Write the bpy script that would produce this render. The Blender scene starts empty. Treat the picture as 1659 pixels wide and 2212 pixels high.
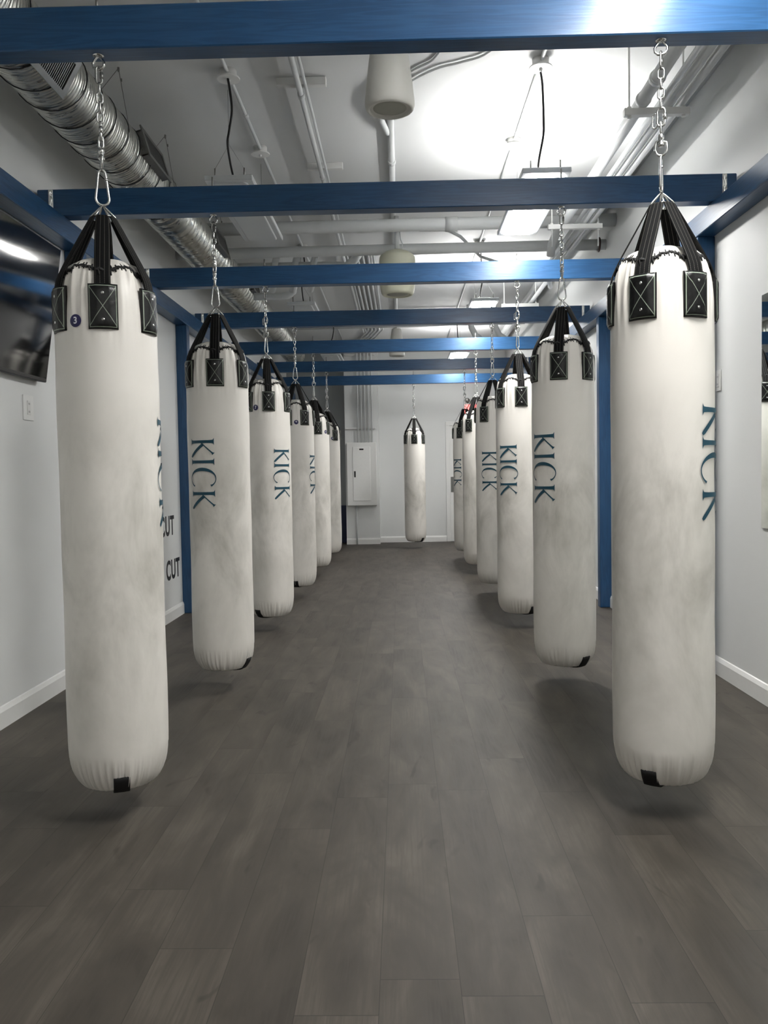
import bpy, math, random
from mathutils import Vector, Matrix, noise
random.seed(7)
PI = math.pi
S = bpy.context.scene
COL = S.collection

# ------------------------------------------------------------------ camera
CAM_H = 1.14
def set_camera():
    yaw, pitch, roll, fpx = -0.020594, -0.042737, -0.0168316, 1840.1
    f = Vector((math.sin(yaw)*math.cos(pitch), math.cos(yaw)*math.cos(pitch), math.sin(pitch)))
    r = Vector((math.cos(yaw), -math.sin(yaw), 0)); u = r.cross(f)
    c, s = math.cos(roll), math.sin(roll)
    r2 = c*r + s*u; u2 = -s*r + c*u
    cd = bpy.data.cameras.new('camera'); co = bpy.data.objects.new('camera', cd); COL.objects.link(co)
    m = Matrix(((r2.x, u2.x, -f.x, 0), (r2.y, u2.y, -f.y, 0), (r2.z, u2.z, -f.z, CAM_H), (0, 0, 0, 1)))
    co.matrix_world = m
    cd.sensor_fit = 'HORIZONTAL'; cd.sensor_width = 36; cd.lens = fpx/1659*36
    cd.clip_start = 0.05; cd.clip_end = 100
    S.camera = co
set_camera()

# ------------------------------------------------------------------ light levels
DOWN = 50.0      # lit lamp diffuser
UP = 62.0        # lit lamp top, washing the ceiling
FILL_DOWN = 14.0  # emission of the added, unseen fill lamps behind the camera
S.view_settings.view_transform = 'Standard'
S.view_settings.look = 'None'
S.view_settings.gamma = 1
S.view_settings.use_curve_mapping = False
S.view_settings.exposure = 0.60
w = bpy.data.worlds.new('world'); S.world = w; w.use_nodes = True
w.node_tree.nodes['Background'].inputs[0].default_value = (0.8, 0.85, 0.9, 1)
w.node_tree.nodes['Background'].inputs[1].default_value = 0.05

# ------------------------------------------------------------------ key dimensions
Y1, SP = 2.87, 1.732          # first beam, beam spacing
XL, XR = -0.982, 0.8736       # the two rows of bags
HB = 2.548                    # underside of the cross beams
HR = 2.43                     # underside of the side rails
WL, WR = -1.87, 1.755         # lower walls
UWL, UWR = -1.93, 1.80        # upper walls
CZ = 3.38                     # ceiling
YF = 14.5                     # far wall
YB = -4.5                     # wall behind the camera

# ------------------------------------------------------------------ materials
def lin(c):
    return tuple(((v/12.92) if v <= 0.04045 else ((v+0.055)/1.055)**2.4) for v in c)
class NT:
    def __init__(s, name):
        s.m = bpy.data.materials.new(name); s.m.use_nodes = True
        s.t = s.m.node_tree; s.b = s.t.nodes['Principled BSDF']
    def n(s, typ, **kw):
        x = s.t.nodes.new(typ)
        for k, v in kw.items(): setattr(x, k, v)
        return x
    def l(s, a, b): s.t.links.new(a, b)
    def setin(s, node, i, v):
        if hasattr(v, 'links') or isinstance(v, bpy.types.NodeSocket): s.l(v, node.inputs[i])
        else: node.inputs[i].default_value = v
    def math(s, op, a, b=0.0, c=0.0):
        x = s.n('ShaderNodeMath', operation=op); s.setin(x, 0, a); s.setin(x, 1, b)
        if op in ('MULTIPLY_ADD', 'SMOOTH_MIN'): s.setin(x, 2, c)
        return x.outputs[0]
    def coord(s, kind='Object'): return s.n('ShaderNodeTexCoord').outputs[kind]
    def sep(s, v):
        x = s.n('ShaderNodeSeparateXYZ'); s.l(v, x.inputs[0]); return x.outputs
    def comb(s, a, b, c=0.0):
        x = s.n('ShaderNodeCombineXYZ'); s.setin(x, 0, a); s.setin(x, 1, b); s.setin(x, 2, c); return x.outputs[0]
    def mapping(s, v, scale=(1, 1, 1), loc=(0, 0, 0), rot=(0, 0, 0)):
        x = s.n('ShaderNodeMapping'); s.l(v, x.inputs[0]); s.setin(x, 'Scale', scale); s.setin(x, 'Location', loc)
        s.setin(x, 'Rotation', rot); return x.outputs[0]
    def noise(s, v, scale=5, detail=3, rough=0.5, dist=0.0):
        x = s.n('ShaderNodeTexNoise'); s.l(v, x.inputs['Vector']); x.inputs['Scale'].default_value = scale
        x.inputs['Detail'].default_value = detail; x.inputs['Roughness'].default_value = rough
        x.inputs['Distortion'].default_value = dist; return x.outputs[0]
    def ramp(s, v, stops):
        x = s.n('ShaderNodeValToRGB'); s.l(v, x.inputs[0]); e = x.color_ramp.elements
        e.remove(e[1]); e[0].position = stops[0][0]; e[0].color = (*stops[0][1], 1)
        for p, c in stops[1:]: e.new(p).color = (*c, 1)
        return x.outputs[0]
    def mix(s, f, a, b, mode='MIX'):
        x = s.n('ShaderNodeMix', data_type='RGBA', blend_type=mode)
        s.setin(x, 0, f)
        for i, v in ((6, a), (7, b)):
            if isinstance(v, bpy.types.NodeSocket): s.l(v, x.inputs[i])
            else: x.inputs[i].default_value = (*v, 1) if len(v) == 3 else v
        return x.outputs[2]
    def col(s, v):
        if isinstance(v, bpy.types.NodeSocket): s.l(v, s.b.inputs['Base Color'])
        else: s.b.inputs['Base Color'].default_value = (*v, 1)
    def rough(s, v): s.setin(s.b, 'Roughness', v)
    def metal(s, v): s.b.inputs['Metallic'].default_value = v
    def bump(s, h, strength=0.2, dist=0.01):
        x = s.n('ShaderNodeBump'); x.inputs['Strength'].default_value = strength; x.inputs['Distance'].default_value = dist
        s.l(h, x.inputs['Height']); s.l(x.outputs[0], s.b.inputs['Normal'])

def simple(name, rgb, rough=0.5, metal=0.0, var=0.06, bump=0.0, scale=30):
    t = NT(name); c = lin(rgb)
    co = t.coord(); n = t.noise(co, scale, 3)
    t.col(t.mix(n, tuple(v*(1-var) for v in c), tuple(min(1, v*(1+var)) for v in c)))
    t.rough(rough); t.metal(metal)
    if bump: t.bump(n, bump, 0.002)
    return t.m

def wall_mat(name, rgb, rough=0.55):
    t = NT(name); c = lin(rgb); co = t.coord()
    n = t.noise(co, 1.3, 4, 0.6); n2 = t.noise(co, 220, 2)
    t.col(t.mix(n, tuple(v*0.95 for v in c), c)); t.rough(rough); t.bump(n2, 0.15, 0.0015)
    return t.m

def emis(name, rgb, strength):
    t = NT(name); t.col((0.8, 0.8, 0.8)); t.b.inputs['Emission Color'].default_value = (*rgb, 1)
    t.b.inputs['Emission Strength'].default_value = strength; return t.m

M = {}
M['wall'] = wall_mat('white_wall_paint', (0.86, 0.865, 0.86))
M['wall_grey'] = wall_mat('grey_wall_tone', (0.60, 0.615, 0.62))  # greyer tone on the left section of the far wall
M['navy'] = wall_mat('navy_paint', (0.10, 0.14, 0.27))
M['ceiling'] = wall_mat('white_ceiling_paint', (0.84, 0.845, 0.845), 0.7)
M['trim'] = simple('white_trim_paint', (0.88, 0.88, 0.87), 0.35, var=0.03)
M['white_metal'] = simple('white_painted_metal', (0.85, 0.85, 0.84), 0.4, var=0.03)
M['pipe'] = simple('white_painted_pipe', (0.82, 0.83, 0.83), 0.45, var=0.05, scale=8)
M['conduit'] = simple('white_conduit_paint', (0.80, 0.81, 0.81), 0.4, var=0.05, scale=10)
M['cream'] = simple('cream_speaker_shell', (0.80, 0.80, 0.72), 0.5, var=0.03)
M['cone'] = simple('grey_speaker_shell', (0.80, 0.795, 0.77), 0.5, var=0.03)
M['grille'] = simple('speaker_grille', (0.62, 0.62, 0.58), 0.6)
M['chrome'] = simple('zinc_steel', (0.78, 0.78, 0.77), 0.22, 1.0, var=0.1, scale=60)
M['steel_dark'] = simple('dull_steel', (0.55, 0.55, 0.54), 0.35, 1.0, var=0.15, scale=60)
M['galv'] = simple('galvanised_bracket', (0.97, 0.97, 0.95), 0.33, 1.0, var=0.05, scale=40)
M['black'] = simple('black_cable_rubber', (0.05, 0.05, 0.055), 0.45)
M['black_plastic'] = simple('black_plastic', (0.035, 0.035, 0.04), 0.3)
M['thread'] = simple('black_cord', (0.03, 0.03, 0.035), 0.75, bump=0.4, scale=300)
M['rust'] = simple('dark_flange', (0.20, 0.13, 0.11), 0.6)
M['lampframe'] = simple('lamp_frame_white', (0.80, 0.81, 0.81), 0.4, var=0.02)
M['lamp_off'] = simple('unlit_diffuser', (0.80, 0.81, 0.81), 0.35, var=0.02)
M['lit'] = emis('lit_diffuser', (1.0, 0.985, 0.96), DOWN)
M['lit_up'] = emis('lit_lamp_top', (1.0, 0.985, 0.96), UP)
M['lit_fill'] = emis('fill_diffuser', (1.0, 0.96, 0.91), FILL_DOWN)
M['red'] = emis('red_sign_light', (1.0, 0.05, 0.04), 2.5)
M['badge'] = simple('navy_badge', (0.10, 0.09, 0.30), 0.4)
M['badge_digit'] = simple('white_badge_digit', (0.90, 0.90, 0.93), 0.5)
M['wall_ink'] = simple('black_wall_lettering', (0.07, 0.08, 0.11), 0.5)

def logo_mat():
    t = NT('teal_logo_ink'); co = t.coord(); n = t.noise(co, 25, 3)
    t.col(t.mix(n, lin((0.0, 0.215, 0.285)), lin((0.01, 0.27, 0.345)))); t.rough(0.5); return t.m
M['logo'] = logo_mat()

def blue_wood():
    t = NT('blue_stained_timber'); co = t.coord(); g = t.sep(co)
    info = t.n('ShaderNodeObjectInfo').outputs['Random']
    sh = t.math('MULTIPLY', info, 40.0)
    v = t.comb(t.math('MULTIPLY_ADD', g[0], 0.9, sh), t.math('MULTIPLY', g[1], 14.0), t.math('MULTIPLY', g[2], 14.0))
    n = t.noise(v, 1.6, 3, 0.5, 0.8)
    rings = t.math('SINE', t.math('MULTIPLY', n, 42.0))
    fine = t.noise(t.comb(t.math('MULTIPLY', g[0], 6), t.math('MULTIPLY', g[1], 160), t.math('MULTIPLY', g[2], 160)), 1, 2)
    a = t.mix(t.math('MULTIPLY_ADD', rings, 0.5, 0.5), lin((0.120, 0.258, 0.395)), lin((0.155, 0.305, 0.450)))
    a = t.mix(t.math('MULTIPLY', fine, 0.5), a, lin((0.11, 0.235, 0.37)))
    t.col(a); t.rough(t.math('MULTIPLY_ADD', fine, 0.15, 0.24)); t.bump(fine, 0.25, 0.0015); t.b.inputs['Specular IOR Level'].default_value = 0.4
    return t.m
M['blue'] = blue_wood()

def floor_mat():
    t = NT('grey_oak_plank_floor'); co = t.coord(); g = t.sep(co)
    X = t.math('DIVIDE', t.math('ADD', g[0], 20.045), 0.18); Y = t.math('DIVIDE', t.math('ADD', g[1], 20.0), 1.22)
    row = t.math('FLOOR', X)
    wn = t.n('ShaderNodeTexWhiteNoise', noise_dimensions='1D'); t.l(row, wn.inputs['W'])
    yy = t.math('ADD', Y, wn.outputs[0]); pl = t.math('FLOOR', yy)
    wn2 = t.n('ShaderNodeTexWhiteNoise', noise_dimensions='2D'); t.l(t.comb(row, pl), wn2.inputs['Vector'])
    pid = wn2.outputs[0]
    fx = t.math('FRACT', X); fy = t.math('FRACT', yy)
    ex = t.math('MINIMUM', fx, t.math('SUBTRACT', 1.0, fx)); ey = t.math('MINIMUM', fy, t.math('SUBTRACT', 1.0, fy))
    gx = t.math('LESS_THAN', ex, 0.005); gy = t.math('LESS_THAN', ey, 0.0011)
    gap = t.math('MAXIMUM', gx, gy)
    sh = t.math('MULTIPLY', pid, 37.0)
    cloud = t.noise(t.comb(t.math('MULTIPLY_ADD', g[0], 7.0, sh), t.math('MULTIPLY_ADD', g[1], 1.9, sh), sh), 1.0, 4, 0.55, 0.6)
    grain = t.noise(t.comb(t.math('MULTIPLY_ADD', g[0], 105.0, sh), t.math('MULTIPLY', g[1], 3.4), sh), 1.0, 5, 0.65, 0.3)
    vo = t.noise(t.comb(t.math('MULTIPLY_ADD', g[0], 11.0, sh), t.math('MULTIPLY_ADD', g[1], 3.6, sh), 2.0), 1.0, 2, 0.5, 1.2)
    knot = t.ramp(vo, [(0.24, (1, 1, 1)), (0.34, (0, 0, 0))])
    base = t.ramp(cloud, [(0.34, lin((0.196, 0.182, 0.163))), (0.5, lin((0.273, 0.254, 0.228))), (0.66, lin((0.342, 0.319, 0.289)))])
    base = t.mix(0.30, base, t.ramp(pid, [(0.0, lin((0.232, 0.215, 0.194))), (0.5, lin((0.273, 0.253, 0.227))), (1.0, lin((0.319, 0.298, 0.270)))]))
    base = t.mix(t.math('MULTIPLY', t.ramp(grain, [(0.38, (1, 1, 1)), (0.58, (0, 0, 0))]), 0.62), base, lin((0.242, 0.225, 0.204)))
    base = t.mix(t.math('MULTIPLY', knot, 0.8), base, lin((0.199, 0.183, 0.166)))
    base = t.mix(t.math('MULTIPLY', gap, 0.6), base, lin((0.121, 0.112, 0.102)))
    t.col(base); t.rough(t.math('MULTIPLY_ADD', grain, 0.15, 0.46))
    t.b.inputs['Specular IOR Level'].default_value = 0.22
    h = t.math('SUBTRACT', t.math('MULTIPLY', grain, 0.3), gap); t.bump(h, 0.25, 0.002)
    return t.m
M['floor'] = floor_mat()

def vinyl():
    t = NT('white_bag_vinyl'); co = t.coord(); g = t.sep(co)
    rnd = t.n('ShaderNodeObjectInfo').outputs['Random']
    sh = t.math('MULTIPLY', rnd, 50.0)
    v = t.comb(t.math('ADD', g[0], sh), t.math('ADD', g[1], sh), t.math('MULTIPLY', g[2], 0.55))
    n1 = t.noise(v, 4.2, 5, 0.62, 0.4); n2 = t.noise(v, 16, 4, 0.6)
    # scuff grime sits on the striking height of the bag
    z = g[2]
    band = t.ramp(t.math('MULTIPLY', z, -0.4), [(0.44, (0, 0, 0)), (0.60, (1, 1, 1)), (0.74, (0.9,)*3), (0.92, (0.3,)*3)])
    smear = t.ramp(n1, [(0.40, (0, 0, 0)), (0.68, (1, 1, 1))])
    dirt = t.math('MULTIPLY', t.math('MULTIPLY', band, smear), t.math('MULTIPLY_ADD', n2, 0.7, 0.30))
    c = t.mix(t.math('MULTIPLY', dirt, 0.95), lin((0.885, 0.870, 0.842)), lin((0.57, 0.560, 0.520)))
    t.col(c); t.rough(t.math('MULTIPLY_ADD', dirt, 0.25, 0.42))
    t.bump(t.noise(co, 260, 2), 0.12, 0.001)
    return t.m
M['vinyl'] = vinyl()

def stitched(name, base, thread, kind):
    t = NT(name); uv = t.sep(t.coord('UV')); u, v = uv[0], uv[1]
    dash = t.math('GREATER_THAN', t.math('FRACT', t.math('MULTIPLY', t.math('ADD', u, v), 34.0)), 0.22)
    if kind == 'strap':
        mask = None
        for p in (0.07, 0.36, 0.64, 0.93):
            m = t.math('LESS_THAN', t.math('ABSOLUTE', t.math('SUBTRACT', u, p)), 0.011)
            mask = m if mask is None else t.math('MAXIMUM', mask, m)
        dash = t.math('GREATER_THAN', t.math('FRACT', t.math('MULTIPLY', v, 60.0)), 0.28)
        weave = t.math('SINE', t.math('MULTIPLY', u, 120.0)); t.bump(weave, 0.15, 0.0005)
        t.rough(0.8); t.b.inputs['Specular IOR Level'].default_value = 0.15
    else:
        d1 = t.math('ABSOLUTE', t.math('SUBTRACT', u, v)); d2 = t.math('ABSOLUTE', t.math('SUBTRACT', t.math('ADD', u, v), 1.0))
        x = t.math('LESS_THAN', t.math('MINIMUM', d1, d2), 0.012)
        eu = t.math('MINIMUM', u, t.math('SUBTRACT', 1.0, u)); ev = t.math('MINIMUM', v, t.math('SUBTRACT', 1.0, v))
        inside = t.math('MULTIPLY', t.math('GREATER_THAN', eu, 0.06), t.math('GREATER_THAN', ev, 0.04))
        bo = t.math('SUBTRACT', t.math('MULTIPLY', t.math('GREATER_THAN', eu, 0.052), t.math('GREATER_THAN', ev, 0.035)),
                    t.math('MULTIPLY', t.math('GREATER_THAN', eu, 0.080), t.math('GREATER_THAN', ev, 0.053)))
        mask = t.math('MAXIMUM', t.math('MULTIPLY', x, inside), bo)
        n = t.noise(t.coord('UV'), 6, 3)
        t.bump(t.math('SUBTRACT', n, t.math('MULTIPLY', mask, 0.8)), 0.5, 0.004); t.rough(0.33); t.b.inputs['Specular IOR Level'].default_value = 0.35
    t.col(t.mix(t.math('MULTIPLY', mask, t.math('MULTIPLY', dash, 0.8)), lin(base), lin(thread)))
    return t.m
M['strap'] = stitched('black_webbing', (0.035, 0.035, 0.037), (0.42, 0.41, 0.39), 'strap')
M['leather'] = stitched('black_leather_patch', (0.03, 0.03, 0.032), (0.66, 0.71, 0.64), 'patch')

def duct_mat(name, rib):
    t = NT(name); co = t.coord(); g = t.sep(co)
    n = t.noise(t.mapping(co, (4, 14, 4)), 4, 3, 0.5, 0.2)
    wv = t.math('SINE', t.math('MULTIPLY', g[1], rib))
    h = t.math('MULTIPLY_ADD', n, 0.25, t.math('MULTIPLY', wv, 0.4))
    t.col(t.mix(n, lin((0.76, 0.76, 0.74)), lin((0.88, 0.88, 0.85)))); t.metal(1.0)
    t.rough(t.math('MULTIPLY_ADD', n, 0.2, 0.20)); t.bump(h, 0.5, 0.006)
    return t.m
M['duct'] = duct_mat('silver_foil_duct', 260.0)
M['duct_ribbed'] = duct_mat('silver_ribbed_duct', 200.0)

def glossy(name, rgb, rough, metal, coat=0.0):
    t = NT(name); t.col(lin(rgb)); t.rough(t.math('MULTIPLY_ADD', t.noise(t.coord(), 3, 2), 0.02, rough)); t.metal(metal); return t.m
M['screen'] = glossy('black_screen_glass', (0.03, 0.03, 0.035), 0.05, 0.0)
M['mirror'] = glossy('mirror_glass', (0.93, 0.95, 0.94), 0.0, 1.0)

# ------------------------------------------------------------------ mesh helpers
class MB:
    def __init__(s): s.v = []; s.f = []; s.uv = {}; s.sm = []
    def quad(s, a, b, c, d, smooth=False): s.f.append((a, b, c, d)); s.sm.append(smooth)
    def box(s, lo, hi, bev=0.0, mat=None):
        (x0, y0, z0), (x1, y1, z1) = lo, hi
        if bev <= 0:
            pts = [(x, y, z) for z in (z0, z1) for y in (y0, y1) for x in (x0, x1)]
            fs = [(0, 2, 3, 1), (4, 5, 7, 6), (0, 1, 5, 4), (2, 6, 7, 3), (0, 4, 6, 2), (1, 3, 7, 5)]
        else:
            b = bev; pts = []; idx = {}
            cs = [(x0, 1), (x1, -1)], [(y0, 1), (y1, -1)], [(z0, 1), (z1, -1)]
            for i in range(2):
                for j in range(2):
                    for k in range(2):
                        X, sx = cs[0][i]; Y, sy = cs[1][j]; Z, sz = cs[2][k]
                        for a in range(3):
                            idx[(i, j, k, a)] = len(pts)
                            pts.append((X + (0 if a == 0 else sx*b), Y + (0 if a == 1 else sy*b), Z + (0 if a == 2 else sz*b)))
            fs = []
            for i in range(2): fs.append(tuple(idx[(i, j, k, 0)] for j, k in ((0, 0), (1, 0), (1, 1), (0, 1))))
            for j in range(2): fs.append(tuple(idx[(i, j, k, 1)] for i, k in ((0, 0), (1, 0), (1, 1), (0, 1))))
            for k in range(2): fs.append(tuple(idx[(i, j, k, 2)] for i, j in ((0, 0), (1, 0), (1, 1), (0, 1))))
            for i in range(2):
                for j in range(2): fs.append((idx[(i, j, 0, 0)], idx[(i, j, 1, 0)], idx[(i, j, 1, 1)], idx[(i, j, 0, 1)]))
                for k in range(2): fs.append((idx[(i, 0, k, 0)], idx[(i, 1, k, 0)], idx[(i, 1, k, 2)], idx[(i, 0, k, 2)]))
            for j in range(2):
                for k in range(2): fs.append((idx[(0, j, k, 1)], idx[(1, j, k, 1)], idx[(1, j, k, 2)], idx[(0, j, k, 2)]))
                for i in range(2): fs.append((idx[(i, j, 0, 0)], idx[(i, j, 0, 1)], idx[(i, j, 0, 2)])) if False else None
            for i in range(2):
                for j in range(2):
                    for k in range(2): fs.append(tuple(idx[(i, j, k, a)] for a in range(3)))
        o = len(s.v)
        for p in pts: s.v.append(tuple(mat @ Vector(p)) if mat else p)
        for f in fs: s.f.append(tuple(i+o for i in f)); s.sm.append(False)
        return s
    def tube(s, path, r, n=8, closed=False, smooth=True, flat=1.0):
        P = [Vector(p) for p in path]; L = len(P); o = len(s.v)
        rr = r if isinstance(r, (list, tuple)) else [r]*L
        T = []
        for i in range(L):
            a = P[(i-1) % L] if (closed or i > 0) else P[i]; b = P[(i+1) % L] if (closed or i < L-1) else P[i]
            T.append((b-a).normalized())
        up = Vector((0, 0, 1)) if abs(T[0].z) < 0.9 else Vector((1, 0, 0))
        N = (up - T[0]*up.dot(T[0])).normalized()
        for i in range(L):
            N = (N - T[i]*N.dot(T[i])).normalized(); B = T[i].cross(N)
            for k in range(n):
                a = 2*PI*k/n; s.v.append(tuple(P[i] + N*math.cos(a)*rr[i] + B*math.sin(a)*rr[i]*flat))
        for i in range(L if closed else L-1):
            for k in range(n):
                k2 = (k+1) % n; i2 = (i+1) % L
                s.quad(o+i*n+k, o+i*n+k2, o+i2*n+k2, o+i2*n+k, smooth)
        if not closed:
            s.f.append(tuple(o+k for k in reversed(range(n)))); s.sm.append(False)
            s.f.append(tuple(o+(L-1)*n+k for k in range(n))); s.sm.append(False)
        return s
    def lathe(s, prof, n=32, c=(0, 0, 0), smooth=True, axis='Z'):
        o = len(s.v)
        for (r, z) in prof:
            for k in range(n):
                a = 2*PI*k/n
                x, y, zz = r*math.cos(a), r*math.sin(a), z
                if axis == 'Y': x, y, zz = r*math.cos(a), z, r*math.sin(a)
                if axis == 'X': x, y, zz = z, r*math.cos(a), r*math.sin(a)
                s.v.append((c[0]+x, c[1]+y, c[2]+zz))
        for i in range(len(prof)-1):
            for k in range(n):
                k2 = (k+1) % n; s.quad(o+i*n+k, o+i*n+k2, o+(i+1)*n+k2, o+(i+1)*n+k, smooth)
        for i, rev in ((0, True), (len(prof)-1, False)):
            if prof[i][0] > 1e-5:
                f = [o+i*n+k for k in range(n)]
                s.f.append(tuple(reversed(f)) if rev else tuple(f)); s.sm.append(False)
        return s
    def mesh(s, name, mat):
        me = bpy.data.meshes.new(name); me.from_pydata(s.v, [], s.f)
        me.polygons.foreach_set('use_smooth', s.sm)
        if s.uv:
            ul = me.uv_layers.new(name='uv')
            for lp in me.loops: ul.data[lp.index].uv = s.uv.get(lp.vertex_index, (0, 0))
        import bmesh
        bm = bmesh.new(); bm.from_mesh(me); bmesh.ops.recalc_face_normals(bm, faces=bm.faces); bm.to_mesh(me); bm.free()
        me.materials.append(mat); me.update(); return me
    def obj(s, name, mat, parent=None, loc=(0, 0, 0), rot=0.0):
        return place(name, s.mesh(name, mat), parent, loc, rot)

def place(name, me, parent=None, loc=(0, 0, 0), rot=0.0):
    o = bpy.data.objects.new(name, me); COL.objects.link(o)
    if parent: o.parent = parent
    o.location = loc; o.rotation_euler = (0, 0, rot); return o
def empty(name, loc=(0, 0, 0), rot=0.0):
    o = bpy.data.objects.new(name, None); COL.objects.link(o); o.location = loc; o.rotation_euler = (0, 0, rot)
    o.empty_display_size = 0.1; return o
def tag(o, label, cat, group=None):
    o['label'] = label; o['category'] = cat
    if group: o['group'] = group
    return o
def structure(o, label=None):
    o['kind'] = 'structure'
    if label: o['label'] = label
    return o
def stadium(hl, r, n=8, plane='XZ', c=(0, 0, 0)):
    pts = []
    for i in range(n+1):
        a = PI*i/n; pts.append((r*math.cos(a), hl + r*math.sin(a)))
    for i in range(n+1):
        a = PI + PI*i/n; pts.append((r*math.cos(a), -hl + r*math.sin(a)))
    if plane == 'XZ': return [(c[0]+a, c[1], c[2]+b) for a, b in pts]
    return [(c[0], c[1]+a, c[2]+b) for a, b in pts]
def smooth(P, k=5):
    out = []; P = [Vector(p) for p in P]; n = len(P)
    for i in range(n-1):
        a, b, c, d = P[max(i-1, 0)], P[i], P[i+1], P[min(i+2, n-1)]
        for q in range(k):
            t = q/k; out.append(0.5*((2*b)+(c-a)*t+(2*a-5*b+4*c-d)*t*t+(3*b-a-3*c+d)*t**3))
    return out+[P[-1]]
def text_mesh(name, body, size, mat, extrude=0.0, offset=0.0, spacing=1.0):
    cu = bpy.data.curves.new(name, 'FONT'); cu.body = body; cu.size = size; cu.align_x = 'CENTER'; cu.align_y = 'CENTER'
    cu.extrude = extrude; cu.offset = offset; cu.resolution_u = 6; cu.space_character = spacing
    o = bpy.data.objects.new(name, cu); COL.objects.link(o)
    bpy.context.view_layer.update()
    me = bpy.data.meshes.new_from_object(o.evaluated_get(bpy.context.evaluated_depsgraph_get()))
    bpy.data.objects.remove(o); bpy.data.curves.remove(cu)
    me.name = name; me.materials.clear(); me.materials.append(mat); return me

# ================================================================== THE ROOM
def B(lo, hi, name, mat, parent=None, bev=0.0):
    return MB().box(lo, hi, bev).obj(name, mat, parent)
structure(B((-2.2, YB-0.1, -0.1), (2.2, YF+0.6, 0), 'floor', M['floor']))
structure(B((-2.2, YB-0.1, CZ), (2.2, YF+0.6, CZ+0.1), 'ceiling', M['ceiling']))
structure(MB().box((-2.2, YB-0.1, 0), (UWL, YF+0.6, CZ)).box((UWL, YB, 0), (WL, YF, HR)).obj('wall_left', M['wall']))
structure(MB().box((UWR, YB-0.1, 0), (2.2, YF+0.6, CZ)).box((WR, YB, 0), (UWR, YF, HR)).obj('wall_right', M['wall']))
structure(MB().box((-0.36, YF, 0), (UWR, YF+0.2, CZ)).obj('wall_far', M['wall']))
structure(MB().box((-0.92, YF-0.32, 0), (-0.36, YF+0.2, CZ)).obj('wall_column', M['wall']))
structure(MB().box((UWL, YF+0.1, 0.64), (-0.92, YF+0.3, CZ)).obj('wall_alcove', M['wall_grey']))
structure(MB().box((UWL, YF+0.08, 0.0), (-0.92, YF+0.3, 0.64)).obj('trim_1', M['navy']))
structure(B((UWL, YB-0.1, 0), (UWR, YB, CZ), 'wall_rear', M['wall']))

def baseboard(name, pts, side):
    # profile extruded along a straight run; side = unit vector pointing into the room
    b = MB(); prof = [(0, 0), (0.014, 0), (0.014, 0.078), (0.010, 0.088), (0.006, 0.098), (0, 0.102)]
    for (p, q) in pts:
        o = len(b.v)
        for e in (p, q):
            for (d, z) in prof: b.v.append((e[0]+side[0]*d, e[1]+side[1]*d, z))
        n = len(prof)
        for i in range(n):
            j = (i+1) % n; b.quad(o+i, o+j, o+n+j, o+n+i)
        b.f.append(tuple(o+i for i in range(n))); b.f.append(tuple(o+n+i for i in range(n))); b.sm += [False, False]
    return structure(b.obj(name, M['trim']))
POSTS = [2.43, 4.80, 7.16, 9.52, 11.88]
runs = []; y = YB
for p in POSTS: runs.append((y, p-0.003)); y = p+0.093
runs.append((y, YF))
baseboard('baseboard_left', [((WL, a), (WL, b)) for a, b in runs[:-1]] + [((WL, runs[-1][0]), (WL, YF+0.08))], (1, 0))
baseboard('baseboard_right', [((WR, a), (WR, b)) for a, b in runs], (-1, 0))
baseboard('baseboard_far', [((-0.36, YF), (0.765, YF)), ((-0.92, YF-0.32), (-0.36, YF-0.32))], (0, -1))

# door at the far end
d = structure(MB().box((0.835, YF-0.01, 0.005), (1.70, YF+0.0, 1.965), 0.003).obj('door_1', M['trim']))
MB().box((0.765, YF-0.028, 0), (0.835, YF, 2.03), 0.004).box((0.765, YF-0.030, 1.965), (1.755, YF, 2.035), 0.004).obj('door_frame', M['trim'], d)
lk = MB().box((0.845, YF-0.022, 0.84), (0.915, YF-0.01, 1.10), 0.004).obj('lock_plate', M['steel_dark'], d)
MB().tube([(0.885, YF-0.02, 0.93), (0.885, YF-0.07, 0.93), (0.90, YF-0.075, 0.93), (0.99, YF-0.075, 0.93)], 0.009).obj('door_handle', M['chrome'], lk)

ex = tag(empty('exit_sign', (1.23, YF, 2.22)), 'small red lit exit sign on the far wall above the white door', 'sign')
MB().box((-0.15, -0.05, -0.10), (0.15, 0, 0.10), 0.006).obj('housing', M['white_metal'], ex)
MB().box((-0.14, -0.054, -0.09), (0.14, -0.049, 0.09), 0.001).obj('sign_face', M['red'], ex)
tm = place('sign_lettering', text_mesh('exit_text', 'EXIT', 0.13, M['trim'], 0.001), ex, (0, -0.057, 0)); tm.rotation_euler = (PI/2, 0, 0)
bz = tag(MB().lathe([(0.0, -0.035), (0.03, -0.033), (0.042, -0.02), (0.045, 0.0)], 24, axis='Y').obj('alarm_sounder', M['steel_dark']),
         'small grey round device on the far wall above the exit sign', 'alarm'); bz.location = (1.14, YF, 2.385)

# electrical panel on the column
ep = tag(empty('electrical_panel', (-0.645, YF-0.321, 1.17)), 'white electrical panel box on the far column, conduits running into its top', 'electrical panel')
MB().box((-0.245, -0.12, -0.52), (0.245, 0, 0.52), 0.006).obj('box', M['white_metal'], ep)
dd = MB().box((-0.145, -0.128, -0.44), (0.145, -0.119, 0.45), 0.003).obj('panel_door', M['trim'], ep)
MB().box((-0.125, -0.136, -0.05), (-0.100, -0.127, 0.05), 0.002).obj('latch', M['black_plastic'], dd)
MB().box((-0.035, -0.131, 0.395), (0.035, -0.127, 0.42)).obj('label_plate', M['black_plastic'], dd)

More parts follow.
